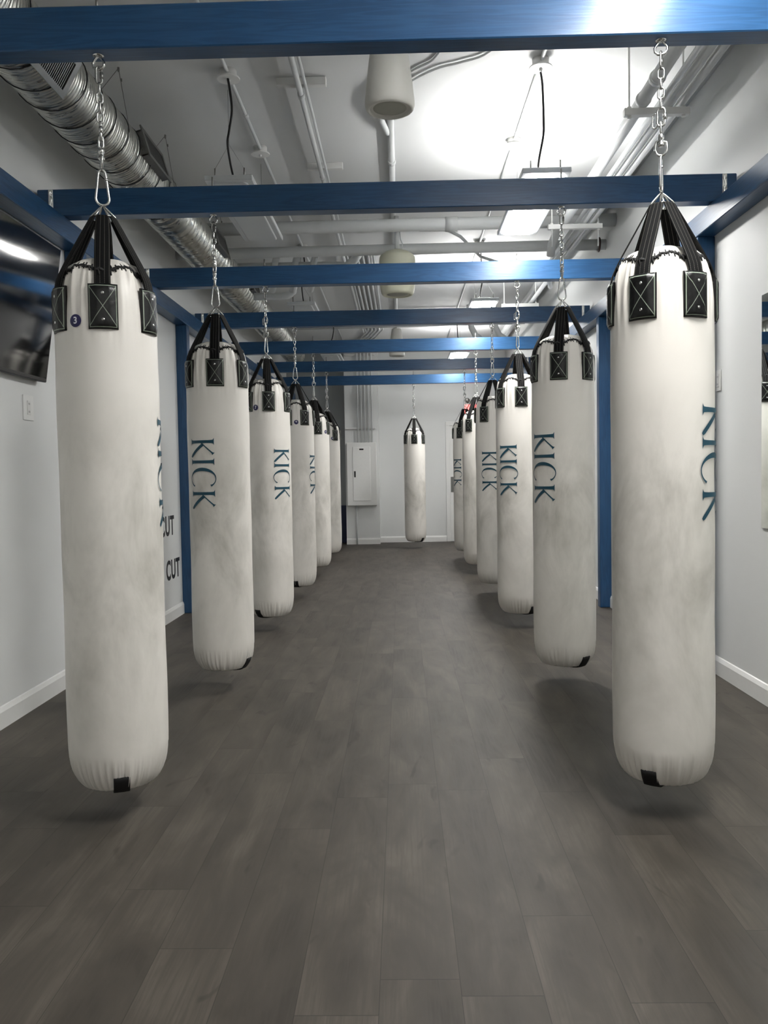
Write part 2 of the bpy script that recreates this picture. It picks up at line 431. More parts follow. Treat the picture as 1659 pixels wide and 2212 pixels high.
# ================================================================== TIMBER FRAME
for side, x0, x1, nm in ((-1, WL, -1.767, 'left'), (1, 1.655, WR, 'right')):
    o = MB().box((-7.5, -(x1-x0)/2, -0.059), (11.2, (x1-x0)/2, 0.059), 0.004).obj('side_rail', M['blue'])
    o.location = ((x0+x1)/2, 3.3, HR+0.059); o.rotation_euler = (0, 0, PI/2)
    tag(o, 'long blue timber rail along the %s wall carrying the beam ends' % nm, 'rail', 'blue side rails')
ORD = ['nearest', 'second nearest', 'third', 'fourth', 'farthest']
for side, nm in ((-1, 'left'), (1, 'right')):
    for i, p in enumerate(POSTS):
        if i == 0: continue
        w_ = 0.095
        xc = (WL+0.0475) if side < 0 else (WR-0.0475)
        o = MB().box((0, -w_/2, -0.045), (HR, w_/2, 0.045), 0.004).obj('timber_post', M['blue'])
        o.rotation_euler = (0, -PI/2, PI/2); o.location = (xc, p+0.045, 0)
        where = {1: 'behind the nearest bag', 2: 'showing beside the second bag', 3: 'third along, mostly hidden by bags', 4: 'last along, near the far end'}[i]
        tag(o, 'blue timber post on the %s wall, %s' % (nm, where), 'post', 'blue wall posts')
BEAMLAB = ['nearest blue cross beam, running full width at the top of the frame', 'second blue cross beam from the front, metal brackets at both ends',
           'third blue cross beam, bright lamp glare on its right half', 'fourth blue cross beam, oval wood grain figures on its face',
           'fifth blue cross beam, with a bright glare right of centre', 'sixth blue cross beam, dull, just in front of the last one',
           'farthest blue cross beam, the lone centre bag hangs from it']
eye = MB().tube([(0.004, 0, 0.01), (0.003, 0, -0.002), (0.013, 0, -0.013), (0.020, 0, -0.024), (0.0185, 0, -0.036), (0.010, 0, -0.044), (0, 0, -0.046),
                 (-0.010, 0, -0.044), (-0.0185, 0, -0.036), (-0.020, 0, -0.024), (-0.013, 0, -0.013), (-0.003, 0, -0.002), (-0.004, 0, 0.01)], 0.0042, 8)
eye.lathe([(0.018, 0.001), (0.019, -0.002), (0.006, -0.004)], 20)
eye = eye.mesh('eye_bolt', M['chrome'])
nut = MB().tube([(0, 0, 0.139), (0, 0, 0.20)], 0.0045, 8).lathe([(0.011, 0.1395), (0.011, 0.150), (0.009, 0.152)], 6)
nut = nut.mesh('bolt_end', M['steel_dark'])
for i in range(7):
    b = empty('cross_beam', (0, Y1+SP*i, HB)); tag(b, BEAMLAB[i], 'beam', 'blue cross beams')
    x0, x1 = (UWL+0.02, UWR-0.02) if i else (UWL+0.005, UWR-0.005)
    MB().box((x0, -0.045, 0), (x1, 0.045, 0.14), 0.004).obj('timber', M['blue'], b)
    xs = [XL, XR] if i < 6 else [0.2157]
    for x in xs:
        place('eye_bolt', eye, b, (x, 0, 0), random.uniform(-0.4, 0.4)); place('bolt_end', nut, b, (x, 0, 0))
    if i in (1, 2, 3, 4, 5):
        for sx, X in ((-1, -1.835), (1, 1.715)):
            k = MB().box((X-0.012, -0.052, 0.002), (X+0.012, -0.045, 0.136), 0.002)
            for zz in (0.02, 0.068, 0.118): k.lathe([(0.011, -0.051), (0.010, -0.056), (0.004, -0.059), (0.0, -0.0595)], 12, (X, 0, zz), axis='Y')
            k.tube([(X+0.004*math.sin(q*1.1), -0.054, 0.006+0.0105*q) for q in range(13)], [0.0065+0.0018*math.sin(q*1.9) for q in range(13)], 10); k.obj('metal_bracket', M['galv'], b)  # wavy rod added on the plate to catch bright highlights

# ================================================================== PUNCH BAGS
PROF = [(0.0, 0.668), (0.030, 0.664), (0.060, 0.6625), (0.085, 0.666), (0.103, 0.673), (0.120, 0.684), (0.133, 0.697), (0.142, 0.708), (0.149, 0.720),
        (0.154, 0.735), (0.158, 0.755), (0.161, 0.785), (0.1630, 0.83), (0.1640, 0.90), (0.1645, 1.0)]
PROF += [(0.1648 + 0.0008*math.sin(k), 1.0+1.30*k/16) for k in range(1, 17)]
PROF += [(0.1640, 2.325), (0.1615, 2.352), (0.157, 2.378), (0.151, 2.400), (0.144, 2.418), (0.137, 2.431), (0.131, 2.439), (0.126, 2.446), (0.120, 2.452), (0.108, 2.457), (0.09, 2.460), (0.05, 2.462), (0.0, 2.463)]
def prof_r(dz):
    for (r0, z0), (r1, z1) in zip(PROF, PROF[1:]):
        if z0 <= dz <= z1 and z1 > z0: return r0 + (r1-r0)*(dz-z0)/(z1-z0)
    return 0.1648
def bag_r(r, dz, a):
    k = 6*a      # straps every 60 degrees, at a = 0
    s = math.cos(k)                       # 1 at straps, -1 between
    d = 0.0
    if 0.662 < dz < 0.95:
        t = min(1, (dz-0.66)/0.04)*max(0.0, 1-(dz-0.70)/0.25) if dz > 0.70 else min(1, (dz-0.66)/0.04)
        f = noise.noise(Vector((math.cos(a)*5.5, math.sin(a)*5.5, dz*3)))
        g = noise.noise(Vector((math.cos(a)*11+7, math.sin(a)*11, dz*5)))
        d = t*(-0.004*s + 0.014*f + 0.009*g - 0.004*abs(math.sin(k*1.5+0.5)))
    elif 2.33 < dz < 2.458:
        t = min(1, (dz-2.33)/0.07)
        f = noise.noise(Vector((math.cos(a)*14, math.sin(a)*14, dz*2)))
        d = t*(0.0030*math.sin(46*a+5*f) + 0.004*f)*(1 if dz < 2.445 else 0.5)
    elif 1.0 < dz <= 2.33:
        d = 0.0018*noise.noise(Vector((math.cos(a)*1.2, math.sin(a)*1.2, dz*2.5)))
    return max(0, r+d)
def body_mesh():
    pr = []
    for (a, b) in zip(PROF, PROF[1:]):
        m = 1
        if 0.66 < a[1] < 1.0: m = 3
        elif a[1] < 2.30 and a[1] >= 1.0: m = 2
        elif a[1] < 2.45: m = 3
        for q in range(m): pr.append((a[0]+(b[0]-a[0])*q/m, a[1]+(b[1]-a[1])*q/m))
    pr.append(PROF[-1])
    N = 240; b = MB()
    for (r, dz) in pr:
        for k in range(N):
            a = 2*PI*k/N; R_ = bag_r(r, dz, a)
            zz = dz
            if 0.664 < dz < 0.74: zz = dz + 0.006*math.cos(6*a)*(1-abs(dz-0.70)/0.04 if abs(dz-0.70) < 0.04 else 0)
            b.v.append((R_*math.cos(a), R_*math.sin(a), -zz))
    for i in range(len(pr)-1):
        for k in range(N):
            k2 = (k+1) % N; b.quad(i*N+k, (i+1)*N+k, (i+1)*N+k2, i*N+k2, True)
    return b.mesh('bag_body', M['vinyl'])
ANCH = [(0.0, 0.0), (0.476, 0.490), (0.512, 0.532), (0.662, 0.682), (0.703, 0.728), (0.748, 0.785), (0.892, 0.928), (1.0, 1.03), (2.463, 2.443)]
def g(dz):
    for (a, b), (c, d) in zip(ANCH, ANCH[1:]):
        if dz <= c: return b+(d-b)*(dz-a)/(c-a)
    return dz-0.02
def remap(me):
    for v in me.vertices: v.co.z = -g(-v.co.z)
    return me
BODY = remap(body_mesh())
def cyl(a, r, z): return (r*math.cos(a), r*math.sin(a), z)
def lacing_mesh():
    b = MB(); path = []
    for k in range(288):
        a = 2*PI*k/288; dz = 0.703 + 0.008*math.cos(6*a) + 0.0015*math.sin(31*a)
        path.append(cyl(a, bag_r(prof_r(dz), dz, a)+0.003, -dz))
    b.tube(path, 0.0042, 6, closed=True, flat=1.4)
    for k in range(108):
        a = 2*PI*(k+random.uniform(-0.3, 0.3))/108; dz = 0.703 + 0.008*math.cos(6*a); l = random.uniform(0.009, 0.015)
        up = k % 2 == 0
        p = cyl(a-0.018, bag_r(prof_r(dz-l*0.8), dz-l*0.8, a-0.018)+0.002, -(dz-l*(0.8 if up else 0.3)))
        q = cyl(a+0.018, bag_r(prof_r(dz+l), dz+l, a+0.018)+0.002, -(dz+l*(0.4 if up else 1.0)))
        b.tube([p, cyl(a, bag_r(prof_r(dz), dz, a)+0.0065, -dz), q], 0.0024, 5)
    return b.mesh('lacing', M['thread'])
LACE = remap(lacing_mesh())
def strap_mesh(width=0.050):
    pts = [(0.036, 0.512, 0.74), (0.039, 0.518, 0.85), (0.060, 0.555, 0.95), (0.092, 0.612, 1.0), (0.124, 0.668, 1.0), (0.1475, 0.708, 1.0), (0.158, 0.728, 1.0), (0.164, 0.752, 1.0), (0.1675, 0.785, 1.0), (0.169, 0.82, 1.0)]
    b = MB(); n = 6; L = 0; prev = None
    for layer in (0, 1):
        L = 0; prev = None
        for (r, dz, wf) in pts:
            if prev: L += math.hypot(r-prev[0], dz-prev[1])
            prev = (r, dz)
            for k in range(n+1):
                t = (k/n-0.5)*width*wf
                rr = r + 0.0035*(1-layer) - (0.35*t*t/max(r, 0.12))
                i = len(b.v); b.v.append((rr, t, -dz)); b.uv[i] = (k/n, L*3.3)
    m = (n+1); rows = len(pts)
    for i in range(rows-1):
        for k in range(n):
            b.quad(i*m+k, i*m+k+1, (i+1)*m+k+1, (i+1)*m+k, True)
            o = rows*m; b.quad(o+i*m+k, o+(i+1)*m+k, o+(i+1)*m+k+1, o+i*m+k+1, True)
        for k in (0, n): b.quad(i*m+k, (i+1)*m+k, rows*m+(i+1)*m+k, rows*m+i*m+k)
    b.f.append(tuple([k for k in range(m)] + [rows*m+k for k in reversed(range(m))])); b.sm.append(False)
    return b.mesh('strap', M['strap'])
STRAP = remap(strap_mesh())
def patch_mesh():
    b = MB(); nu, nv = 12, 10; half = 0.0465; z0, z1 = 0.748, 0.892
    for layer in (0, 1):
        for j in range(nv+1):
            dz = z0+(z1-z0)*j/nv
            for i in range(nu+1):
                t = i/nu; s_ = (t-0.5)*2*half; a = s_/0.168
                e = min(t, 1-t)*2*half; e2 = min(j/nv, 1-j/nv)*(z1-z0)
                puff = 0.0055*min(1, min(e, e2)/0.006)
                base = max(prof_r(dz), 0.163) - 0.002
                base = max(base, 0.1665 + 0.0015 - 0.9*max(0, abs(s_)-0.02)*0.1) if abs(s_) < 0.03 else base + 0.002
                r = base + (0.0035+puff if layer == 0 else -0.004)
                idx = len(b.v); b.v.append(cyl(a, r, -dz)); b.uv[idx] = (t, j/nv)
    m = nu+1; o = (nv+1)*m
    for j in range(nv):
        for i in range(nu):
            b.quad(j*m+i, j*m+i+1, (j+1)*m+i+1, (j+1)*m+i, True)
            b.quad(o+j*m+i, o+(j+1)*m+i, o+(j+1)*m+i+1, o+j*m+i+1, True)
        for i in (0, nu): b.quad(j*m+i, (j+1)*m+i, o+(j+1)*m+i, o+j*m+i)
    for i in range(nu):
        for j in (0, nv): b.quad(j*m+i, j*m+i+1, o+j*m+i+1, o+j*m+i)
    return b.mesh('leather_patch', M['leather'])
PATCH = remap(patch_mesh())
RIVET = MB().lathe([(0.0058, -0.002), (0.0058, 0.001), (0.0045, 0.0028), (0.002, 0.0036), (0, 0.0038)], 16, axis='X').mesh('rivet', M['chrome'])
TRI = MB().tube([(0.0, 0, -0.476), (0.012, 0.006, -0.487), (0.034, 0.0205, -0.510), (0.037, 0.019, -0.514), (0.038, 0, -0.515), (0.037, -0.019, -0.514), (0.034, -0.0205, -0.510), (0.012, -0.006, -0.487)],
                0.0026, 8, closed=True).mesh('strap_ring', M['chrome']); remap(TRI)
def tab_mesh():
    b = MB(); pts = [(0.1515, 2.398), (0.1455, 2.414), (0.1385, 2.428), (0.1325, 2.437), (0.127, 2.4455), (0.121, 2.4535), (0.108, 2.4595), (0.085, 2.4625), (0.0, 2.4655)]
    n = 8
    for layer in (0, 1):
        for (r, dz) in pts:
            for k in range(n+1):
                t = (k/n-0.5)*0.052; rr = math.sqrt(max(0, r*r - t*t)) if r > 0.03 else r
                off = 0.0045*(1-layer)
                b.v.append((rr+off*(1 if dz < 2.45 else 0.3), t, -dz-off*(0.3 if dz < 2.45 else 1)))
    m = n+1; R_ = len(pts); o = R_*m
    for i in range(R_-1):
        for k in range(n):
            b.quad(i*m+k, i*m+k+1, (i+1)*m+k+1, (i+1)*m+k, True); b.quad(o+i*m+k, o+(i+1)*m+k, o+(i+1)*m+k+1, o+i*m+k+1, True)
        for k in (0, n): b.quad(i*m+k, (i+1)*m+k, o+(i+1)*m+k, o+i*m+k)
    for k in range(n): b.quad(k, k+1, o+k+1, o+k)
    return b.mesh('bottom_tab', M['thread'])
TAB = remap(tab_mesh())
def logo_mesh():
    # letters run down the bag, tops of the letters towards +angle
    b = MB(); Hh = 0.141; R_ = 0.1672; top = 1.198
    def put(s, t): return cyl((t-0.5)*Hh/R_, R_ + 0.0006, -(top+s*0.955))
    def strip(L, Rr):      # two matched boundary polylines in (s,t)
        o = len(b.v)
        for p, q in zip(L, Rr): b.v.append(put(*p)); b.v.append(put(*q))
        for i in range(len(L)-1): b.quad(o+2*i, o+2*i+1, o+2*i+3, o+2*i+2)
    def stem(s0, wd=0.0155):
        L, R2 = [], []
        for i in range(25):
            t = i/24; e = min(t, 1-t)
            fl = 0.0095*math.exp(-e/0.012) + 0.0028*math.exp(-e/0.10)
            L.append((s0-wd/2-fl, t)); R2.append((s0+wd/2+fl, t))
        strip(L, R2)
    def bar(p, q, w0, w1, n=14, bow=0.0, serif=0.0):
        L, R2 = [], []; ds, dt = q[0]-p[0], (q[1]-p[1])*Hh; ln = math.hypot(ds, dt); nx, ny = -dt/ln, ds/ln
        for i in range(n+1):
            u = i/n; wd = w0+(w1-w0)*u; k = bow*math.sin(PI*u)
            if serif: wd += serif*math.exp(-(1-u)/0.05)
            c = (p[0]+ds*u+nx*k, p[1]+(q[1]-p[1])*u+ny*k/Hh)
            L.append((c[0]+nx*wd/2, c[1]+ny*wd/2/Hh)); R2.append((c[0]-nx*wd/2, c[1]-ny*wd/2/Hh))
        strip(L, R2)
    def K(s0):
        stem(s0+0.018)
        bar((s0+0.024, 0.50), (s0+0.086, 0.975), 0.0055, 0.0070, serif=0.012)
        bar((s0+0.034, 0.56), (s0+0.101, 0.0), 0.0165, 0.0150, bow=-0.003, serif=-0.006)
    def C(s0):
        L, R2 = [], []; cs, ct = s0+0.062, 0.5
        for i in range(49):
            a = math.radians(42 + (318-42)*i/48)     # opening faces +s
            wd = 0.0065 + 0.0120*max(0.0, -math.cos(a))**1.3 + 0.006*math.exp(-(i/48)/0.03)*1.5 + 0.004*math.exp(-(1-i/48)/0.04)
            rs, rt = 0.060, 0.56
            L.append((cs+rs*math.cos(a), ct+rt*math.sin(a)))
            R2.append((cs+(rs-wd)*math.cos(a), ct+(rt-wd*0.62/Hh)*math.sin(a)))
        strip(L, R2)
    K(0.0); stem(0.128); C(0.158); K(0.284)
    return b.mesh('logo', M['logo'])
LOGO = logo_mesh()
def badge_disc():
    b = MB(); R_ = 0.1672; n = 28; b.v.append(cyl(0, R_, 0))
    for r in (0.0055, 0.011, 0.0165, 0.0205):
        for k in range(n):
            a = 2*PI*k/n; b.v.append(cyl(r*math.cos(a)/R_, R_, r*math.sin(a)))
    for k in range(n): b.f.append((0, 1+k, 1+(k+1) % n)); b.sm.append(True)
    for j in range(3):
        for k in range(n): b.quad(1+j*n+k, 1+j*n+(k+1) % n, 1+(j+1)*n+(k+1) % n, 1+(j+1)*n+k, True)
    return b.mesh('number_badge', M['badge'])
DISC = badge_disc()
def digit(txt):
    me = text_mesh('badge_number', txt, 0.030 if len(txt) == 1 else 0.025, M['badge_digit'], 0.0, 0.0006)
    for v in me.vertices:
        x, y = v.co.x, v.co.y; v.co = cyl(x/0.1684, 0.1684, y)
    return me
def chain_parts():
    s = 0.975; out = []
    def link(name, top, bot, hw, wire, plane, mat, extra=None):
        top, bot = top*s, bot*s; r = hw-wire; hl = (bot-top)/2 - r - wire
        b = MB().tube(stadium(hl, r, 7, plane, (0, 0, -(top+bot)/2)), wire, 8, closed=True)
        if extra: b.tube([(r if plane == 'XZ' else 0, r if plane != 'XZ' else 0, -(top+bot)/2+0.010), (r if plane == 'XZ' else 0, r if plane != 'XZ' else 0, -(top+bot)/2-0.010)], wire*1.7, 8)
        out.append((name, b.mesh(name, M[mat])))
    link('quick_link', 0.034, 0.098, 0.0125, 0.0036, 'YZ', 'steel_dark', True)
    for i, (a, b_) in enumerate(((0.088, 0.131), (0.121, 0.163), (0.152, 0.196), (0.186, 0.229))):
        link('chain_link', a, b_, 0.0130, 0.0034, 'XZ' if i % 2 == 0 else 'YZ', 'chrome')
    link('quick_link', 0.218, 0.288, 0.0165, 0.0042, 'XZ', 'chrome', True)
    b = MB().tube(stadium(0.012, 0.007, 7, 'YZ', (0, 0, -0.290*s)), 0.004, 8, closed=True)
    b.lathe([(0.004, -0.302), (0.0105, -0.304), (0.0105, -0.318), (0.0085, -0.3205), (0.0085, -0.332), (0.0115, -0.334), (0.0115, -0.341), (0.004, -0.343)], 14)
    b.tube([(0.008, 0, -0.328), (0.017, 0, -0.331), (0.0185, 0, -0.335), (0.0185, 0, -0.352), (0.014, 0, -0.364), (0.006, 0, -0.371), (-0.006, 0, -0.371), (-0.014, 0, -0.364), (-0.0185, 0, -0.352), (-0.0185, 0, -0.335), (-0.017, 0, -0.325), (-0.008, 0, -0.322)], 0.0042, 8, closed=True)
    out.append(('swivel', b.mesh('swivel', M['chrome'])))
    pts = []
    zt, zb = -0.370, -0.494
    for i in range(9): a = PI*i/8; pts.append((0.0115*math.cos(a), 0.0115*math.sin(a) + zt - 0.0155))
    for i in range(9): a = PI+PI*i/8; pts.append((0.0215*math.cos(a), 0.0215*math.sin(a) + zb + 0.0255))
    b = MB().tube([(0, x, z) for x, z in pts], 0.0042, 8, closed=True)
    b.tube([(0, 0.0127, -0.400), (0, 0.0135, -0.408)], 0.0058, 8)
    out.append(('carabiner', b.mesh('carabiner', M['chrome'])))
    b = MB().tube([(p[0]-0.021, p[1]+0.004, p[2]) for p in stadium(0.016, 0.007, 7, 'XZ', (0, 0, -0.255))], 0.0026, 8, closed=True)
    out.append(('spare_link', b.mesh('spare_link', M['chrome'])))
    return out
CHAIN = chain_parts()
def bag(x, i, patch, logo, badge, tab, label, group, num=None, carab=0.0, lean=(0, 0)):
    y = Y1+SP*i; A = math.atan2(-y, -x)
    r = empty('punching_bag', (x, y, HB), 0.0); tag(r, label, 'punching bag', group)
    r.rotation_euler = (lean[0], lean[1], A+math.radians(patch))
    def L(phi): return math.radians(phi-patch)
    place('bag_body', BODY, r)
    place('lacing', LACE, r)
    place('bottom_tab', TAB, r, rot=L(tab))
    for k in range(6):
        a = k*PI/3
        s = place('strap', STRAP, r, rot=a)
        place('strap_ring', TRI, s)
        p = place('leather_patch', PATCH, r, rot=a)
        for dz in (0.778, 0.862): place('rivet', RIVET, p, (0.1745, 0, -g(dz)))
    for n_, me in CHAIN:
        rr = -patch*PI/180 + carab
        place(n_, me, r, rot=rr)
    if logo is not None: place('logo', LOGO, r, rot=L(logo))
    if num:
        bd = place('number_badge', DISC, r, (0, 0, -0.900), rot=L(badge)); place('badge_number', digit(num), bd)
    return r
G1, G2 = 'white punching bags hanging in the left row', 'white punching bags hanging in the right row'
# the carabiner of the nearest left bag shows its wide side, the right one its edge
bag(XL, 0, -3, 91, -34, 2, 'nearest white bag of the left row, blue badge with number 3', G1, '3', 0.1)
bag(XL, 1, -4, -33, 0, 62, 'second white bag of the left row, whole KICK lettering on its left side', G1, None, -0.15)
bag(XL, 2, 3, 38, -31, -45, 'third white bag of the left row, number 7 badge, KICK near right edge', G1, '7', 1.0)
bag(XL, 3, -30, 70, 0, -15, 'fourth white bag of the left row, badge with number 9 between two patches', G1, '9', 0.2)
bag(XL, 4, 14, None, 48, 150, 'fifth white bag of the left row, largely hidden behind the number 9 bag', G1, '11', 1.2)
bag(XL, 5, -20, None, 22, -70, 'farthest white bag of the left row, beside the dark alcove', G1, '13', 0.9)
bag(XR, 0, -21, 71, 0, -17, 'nearest white bag of the right row, KICK wrapping round its right edge', G2, None, PI/2-0.15)
bag(XR, 1, -7, -40, 0, 48, 'second white bag of the right row, whole KICK lettering on its left side', G2, None, 0.25)
bag(XR, 2, 8, -29, 0, 42, 'third white bag of the right row, partly behind the second one', G2, None, 1.1)
bag(XR, 3, -31, -14, 0, 120, 'fourth white bag of the right row, KICK centred on its visible strip', G2, None, 0.8)
bag(XR, 4, 27, None, 0, 150, 'fifth white bag of the right row, no lettering showing', G2, None, 0.6)
bag(XR, 5, -28, -44, 0, 150, 'farthest white bag of the right row, hanging before the white door', G2, None, 0.9)
bag(0.2157, 6, 0, None, 0, 48, 'lone white bag hanging in the middle at the far end of the room', 'white bag at the centre', None, 0.8)

# ================================================================== WALL THINGS
# television, tilted down
tv = tag(empty('television', (WL, 3.79, 1.99)), 'large black flat television tilted down on the left wall', 'television')
def vrot(b, ang, piv):
    R_ = Matrix.Rotation(ang, 4, 'Y'); b.v = [tuple(R_ @ (Vector(p)-Vector(piv)) + Vector(piv)) for p in b.v]; return b
ang = math.atan2(0.10, 0.672)
pv = (0.09, 0, 0)
vrot(MB().box((0.055, -0.60, -0.345), (0.098, 0.60, 0.345), 0.004), ang, pv).obj('casing', M['black_plastic'], tv)
vrot(MB().box((0.0975, -0.588, -0.325), (0.0995, 0.588, 0.333)), ang, pv).obj('screen', M['screen'], tv)
MB().box((0.0, -0.18, -0.14), (0.03, 0.18, 0.14), 0.003).box((0.02, -0.16, -0.03), (0.065, -0.12, 0.03)).box((0.02, 0.12, -0.03), (0.065, 0.16, 0.03)).obj('wall_mount', M['black_plastic'], tv)

mr = tag(empty('wall_mirror', (WR, 2.95, 1.42)), 'frameless rectangular mirror on the right wall at the edge of view', 'mirror')
MB().box((-0.008, -1.1, -0.565), (-0.001, 1.22, 0.555), 0.001).obj('glass', M['mirror'], mr)

def outlet(loc, side, label, w_=0.075, h_=0.115, group=None):
    o = tag(empty('outlet_plate', loc), label, 'wall plate', group); s = side
    x = lambda a, b: (min(a*s, b*s), max(a*s, b*s))
    p = MB().box((x(0, 0.006)[0], -w_/2, -h_/2), (x(0, 0.006)[1], w_/2, h_/2), 0.0015).obj('plate', M['trim'], o)
    b = MB().box((x(0.005, 0.009)[0], -0.018, -0.035), (x(0.005, 0.009)[1], 0.018, 0.035), 0.001).obj('receptacle', M['white_metal'], o)
    m = MB()
    for dz in (-0.020, 0.020):
        for dy in (-0.006, 0.006): m.box((x(0.0085, 0.0096)[0], dy-0.0012, dz-0.005), (x(0.0085, 0.0096)[1], dy+0.0012, dz+0.005))
    m.obj('slots', M['black_plastic'], b)
    return o
outlet((WL, 4.262, 1.51), 1, 'white wall plate with slots on the left wall under the television', 0.115, 0.125)
outlet((WR, 4.77-0.03, 1.63), -1, 'white wall plate on the right wall beside the nearest right bag', 0.07, 0.115)
outlet((WR, 7.09, 1.61), -1, 'small white wall plate on the right wall next to the second visible post', 0.07, 0.115)

# wall lettering
for z, yc, lab in ((0.757, 6.745, 'black CUT lettering high on the left wall, first letter hidden behind a bag'), (0.40, 6.885, 'black CUT lettering low on the left wall beside the blue post')):
    me = text_mesh('cut_text', 'CUT', 0.215, M['wall_ink'], 0.0006, 0.006, 1.12)
    o = place('wall_lettering', me, None, (WL+0.0008, yc, z)); o.rotation_euler = (PI/2, 0, PI/2); o.scale = (0.88, 1, 1)
    tag(o, lab, 'lettering', 'wall lettering')

# ================================================================== LAMPS
def lamp(x, y0, y1, lit, label, cable=True, group='hanging lamps'):
    z = 2.85; o = tag(empty('hanging_lamp', (x, (y0+y1)/2, z)), label, 'lamp', group); h = (y1-y0)/2; w2 = 0.14
    MB().box((-w2, -h, 0), (w2, h, 0.03), 0.004).box((-0.06, -h+0.1, 0.03), (0.06, h-0.1, 0.055), 0.004).obj('lamp_frame', M['lampframe'], o)
    b = MB(); r = 0.03; cx, cy = 0.104-r, h-0.035-r; pts = []
    for (sx, sy, a0) in ((1, 1, 0), (-1, 1, 90), (-1, -1, 180), (1, -1, 270)):
        for k in range(7):
            a = math.radians(a0+15*k); pts.append((sx*cx+r*math.cos(a), sy*cy+r*math.sin(a)))
    n = len(pts)
    for zz in (0.001, -0.006): b.v += [(px, py, zz) for px, py in pts]
    b.v += [(px*0.93, py*0.985, -0.010) for px, py in pts]
    b.f.append(tuple(range(2*n, 3*n))); b.sm.append(False)
    for j in (0, 1):
        for k in range(n): b.quad(j*n+k, j*n+(k+1) % n, (j+1)*n+(k+1) % n, (j+1)*n+k, True)
    b.obj('diffuser', M['lit_fill'] if lit == 2 else (M['lit'] if lit else M['lamp_off']), o)
    if lit: MB().box((-0.115, -h+0.09, 0.031), (-0.065, h-0.09, 0.036)).box((0.065, -h+0.09, 0.031), (0.115, h-0.09, 0.036)).obj('top_light', M['lit_up'], o)
    for sy in (-1, 1):
        for sx in (-0.085, 0.085):
            MB().tube([(sx, sy*(h-0.05), 0.028), (sx, sy*(h-0.05), 0.085)], 0.0045, 6).obj('threaded_rod', M['steel_dark'], o)
        MB().tube([(-0.085, sy*(h-0.05), 0.08), (0, sy*(h-0.05), 0.22), (0.085, sy*(h-0.05), 0.08)], 0.0012, 5).tube([(0, sy*(h-0.05), 0.22), (0, sy*(h-0.05), CZ-z)], 0.0012, 5).obj('suspension_wire', M['steel_dark'], o)
    if cable:
        a, e = (-0.067, -0.045) if x > 0 else (0.051, 0.02)
        yy = -h - 0.20
        MB().tube(smooth([(a, yy, CZ-z-0.05), (a+0.010, yy, CZ-z-0.12), (a+0.016, yy+0.01, CZ-z-0.22), (a*0.5+e*0.5+0.01, yy+0.03, CZ-z-0.32), (e+0.005, yy+0.08, 0.16), (e, yy+0.17, 0.09), (e, yy+0.24, 0.045)]), 0.0065, 8).obj('power_cord', M['black'], o)
    return o
nm = {0: 'behind the second cross beam', 1: 'behind the fourth cross beam', 2: 'near the far wall'}
for k, (a, b_) in enumerate(((4.95, 6.22), (8.52, 9.75), (12.05, 13.2))):
    lamp(0.86, a, b_, 1, 'lit white rectangular lamp of the right row, %s' % nm[k])
    lamp(-0.965, a, b_, 0, 'unlit white rectangular lamp of the left row, %s' % nm[k])
lamp(0.86, 1.44, 2.70, 1, 'lit white rectangular lamp above the camera, nearest of the right row', False)
lamp(-0.965, 1.44, 2.70, 0, 'unlit white rectangular lamp above the camera, nearest of the left row', False)
lamp(0.86, -2.2, -1.0, 2, 'added unseen fill lamp behind the camera, in line with the right row', False)  # added out of view as front fill for the bags
lamp(-0.2, -3.9, -2.7, 2, 'added unseen fill lamp hanging by the rear wall', False)  # second added fill lamp, out of view at the rear

def canopy(x, y, label):
    o = tag(empty('ceiling_canopy', (x, y, CZ)), label, 'junction box', 'round ceiling junction boxes')
    MB().lathe([(0.046, 0.0), (0.046, -0.042)], 28).obj('box', M['white_metal'], o)
    MB().lathe([(0.0, -0.042), (0.062, -0.042), (0.064, -0.045), (0.062, -0.050), (0.010, -0.052), (0.008, -0.064), (0, -0.065)], 32, smooth=False).obj('cover_plate', M['trim'], o)
for x, y, l in ((0.793, 4.735, 'white round ceiling box above the lit lamp, black cord leaving it'), (0.793, 5.83, 'white round ceiling box in the bright patch, second along its conduit'),
                (0.793, 8.33, 'white round ceiling box above the second lit lamp'), (-0.914, 4.766, 'white round ceiling box of the left conduit with a black cord'),
                (-0.919, 5.864, 'white round ceiling box further along the left conduit'), (-0.914, 8.33, 'white round ceiling box above the second unlit lamp')):
    canopy(x, y, l)

# ================================================================== CONDUITS AND PIPES
def run(name, path, r, mat, label, cat, group=None, extras=None, n=12):
    o = MB().tube(path, r, n)
    if extras:
        for e in extras: e(o)
    return tag(o.obj(name, M[mat]), label, cat, group)
def collars(ax_pts, r, l=0.025):
    def f(b):
        for p in ax_pts: b.tube([(p[0], p[1]-l, p[2]), (p[0], p[1]+l, p[2])], r, 12)
    return f
cg = 'thin ceiling conduits'
run('conduit', [(-0.914, YB, CZ-0.022), (-0.914, 14.1, CZ-0.022)], 0.011, 'conduit', 'thin white conduit joining the round boxes on the left of the ceiling', 'conduit', cg, [collars([(-0.914, 5.3, CZ-0.022), (-0.914, 9.6, CZ-0.022)], 0.015)])
run('conduit', [(-0.535, YB, CZ-0.064), (-0.535, 13.0, CZ-0.064)], 0.016, 'conduit', 'white conduit crossing the two short ceiling struts', 'conduit', cg, [collars([(-0.535, 4.95, CZ-0.064), (-0.535, 6.3, CZ-0.064)], 0.020)])
run('conduit', [(-0.498, YB, CZ-0.057), (-0.498, 13.0, CZ-0.057)], 0.009, 'conduit', 'thinner white conduit beside the strutted one', 'conduit', cg)
run('conduit', [(0.793, YB, CZ-0.020), (0.793, 14.4, CZ-0.020)], 0.010, 'conduit', 'thin grey conduit joining the round boxes in the bright ceiling patch', 'conduit', cg)
